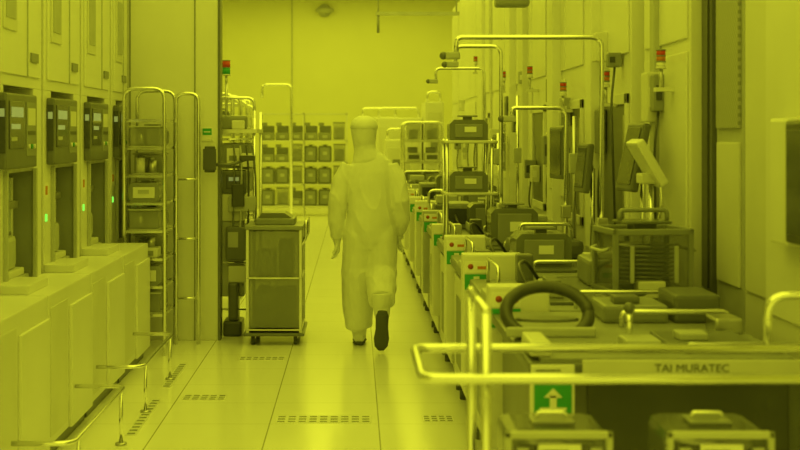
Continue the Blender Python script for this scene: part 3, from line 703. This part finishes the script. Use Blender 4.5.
def fold(c):
    n1=noise.noise(Vector((c.x*7,c.y*7,c.z*2.2)))*.010
    d1=1-abs(noise.noise(Vector((c.x*8+c.z*2.5,c.y*6,c.z*3-c.x*3))))*2.2
    n2=(max(0,d1)**3)*.006
    bun=math.exp(-((c.z-.55)/.07)**2)+math.exp(-((c.z-.2)/.08)**2)+.6*math.exp(-((c.z-1.08)/.06)**2)*(1 if abs(c.x)>.18 else 0)
    n3=noise.noise(Vector((c.x*4,c.y*5,c.z*18)))*.006*min(1.1,bun)
    return n1+n2+n3-.002
cov=PM(remesh(b,'coverall',.008,7,fold),'coverall',per,'loose white one-piece cleanroom coverall')
# sleeve cuffs, waist-free; collar ring gathers the hood
b=B()
b.loft([((-.012,-.004,1.36),.12,.08),((-.02,-.005,1.40),.118,.094),((-.028,-.004,1.435),.098,.09),((-.035,-.002,1.47),.083,.086),((-.039,0,1.505),.080,.088),((-.042,0,1.55),.088,.102),((-.043,0,1.60),.096,.114),((-.043,0,1.635),.098,.117)],'suit',28)
hood=PM(remesh(b,'hood',.008,3,lambda c:fold(c)*.4),'hood',per,'fitted white fabric hood draped to the shoulders')
b=B().loft([((-.043,0,1.625),.094,.113),((-.043,0,1.632),.103,.122),((-.043,0,1.66),.102,.121),((-.043,0,1.69),.09,.107),((-.043,0,1.712),.068,.082),((-.043,0,1.728),.035,.042)],'suit',28)
P(b,'cap',per,'rounded white cap with visible lower hem')
P(B().ball((-.043,.086,1.612),.074,'suit_dark',.95,.45,.2),'goggle_slot',hood)
P(B().ball((-.043,.083,1.555),.058,'paper',1.05,.75,.8),'face_mask',per,'white face mask')
def glove(wr,dirv,side,curl):
    b=B(); w=Vector(wr); d=Vector(dirv).normalized(); s=Vector(side).normalized(); s=(s-d*s.dot(d)).normalized(); n=d.cross(s)
    b.loft([(w-d*.05,.04,.04),(w-d*.01,.038,.034),(w+d*.03,.038,.022),(w+d*.07,.042,.019),(w+d*.092,.038,.016)],'glove',14,side=s)
    for k,(off,ln) in enumerate(((-.03,.064),(-.01,.073),(.01,.068),(.03,.052))):
        p=w+d*.08+s*off; dd=d.copy(); pts=[(p,.0102,.0102)]
        for j,f in enumerate((.45,.32,.23)):
            dd=(dd+n*curl*(.42+.3*j)).normalized(); p=p+dd*ln*f*1.05; pts.append((p.copy(),.0098-.001*j,.0098-.001*j))
        b.loft(pts,'glove',10,side=s)
    p=w+d*.02-s*.028; pts=[(p,.013,.013)]
    for dd,ln in ((d*.8-s*.6+n*curl*.3,.033),(d*.95-s*.25+n*curl*.5,.028),(d-s*.05+n*curl*.6,.02)):
        p=p+dd.normalized()*ln; pts.append((p.copy(),.0108,.0108))
    b.loft(pts,'glove',10,side=n)
    return remesh(b,'glove',.0045,1)
PM(glove((-.245,.07,.795),(.04,.16,-1),(0,1,.1),-1),'glove',per,'white nylon glove')
PM(glove((.221,.13,.835),(-.06,.35,-1),(0,1,.3),1),'glove',per,'white nylon glove')
def boot(heel,toe,ank,up):
    h=Vector(heel);t=Vector(toe); f=(t-h).normalized(); u=Vector(up).normalized(); u=(u-f*u.dot(f)).normalized(); L=(t-h).length
    b=B()
    b.loft([(h+u*.04,.034,.034),(h+f*.04+u*.046,.044,.048),(h+f*L*.45+u*.045,.045,.045),(h+f*L*.72+u*.036,.052,.038),(h+f*L*.92+u*.028,.043,.03),(h+f*L+u*.024,.022,.018)],'suit',16)
    k=Vector(ank); q=h+f*.065+u*.08
    b.loft([(h+f*.06+u*.035,.045,.05),(q,.056,.062),(k,.07,.072),(k+(k-q).normalized()*.06,.078,.08)],'suit',16)
    bo=PM(remesh(b,'boot',.009,3,lambda c:fold(c)*.7),'boot',per,'pale fabric cleanroom overboot')
    s=B(); R=[]
    for q,w in ((-.012,.032),(.03,.047),(.45*L,.045),(.72*L,.056),(.93*L,.048),(L+.01,.025)):
        R.append((h+f*q+u*.006,w,.014))
    s.loft(R,'rubber',16); P(s,'boot_sole',bo,'dark rubber sole')
boot((-.082,.13,.01),(-.072,.395,.01),(-.084,.19,.16),(0,0,1))
boot((.088,-.305,.30),(.08,-.215,.025),(.082,-.21,.375),(0,1,.4))

# ---------------------------------------------------------------- lights
Y=(.98,1.0,.045)
def area(loc,sx,sy,e,rot=(0,0,0)):
    l=bpy.data.lights.new('ceiling_and_fill','AREA'); l.shape='RECTANGLE'; l.size=sx; l.size_y=sy; l.energy=e; l.color=Y
    o=bpy.data.objects.new('ceiling_and_fill_light',l); COL.objects.link(o); o.location=loc; o.rotation_euler=rot
area((0,15,4.52),4.0,28,400)
area((-3.6,20,4.52),1.5,16,105)
area((3.6,15,4.52),1.5,26,50)
area((0,27.4,4.5),8,3,45)  # added fill lamp brightening the far end, standing in for haze
w=bpy.data.worlds.new('cleanroom_ambient'); scene.world=w; w.use_nodes=True
w.node_tree.nodes['Background'].inputs[0].default_value=(*Y,1); w.node_tree.nodes['Background'].inputs[1].default_value=.86

cam=bpy.data.cameras.new('camera'); co=bpy.data.objects.new('camera',cam); COL.objects.link(co)
co.location=(0,0,1.6); co.rotation_euler=(math.pi/2,0,0)
cam.sensor_width=36; cam.lens=63; cam.shift_x=45/800; cam.shift_y=-92/800
cam.dof.use_dof=True; cam.dof.focus_distance=9.4; cam.dof.aperture_fstop=3.4
scene.camera=co
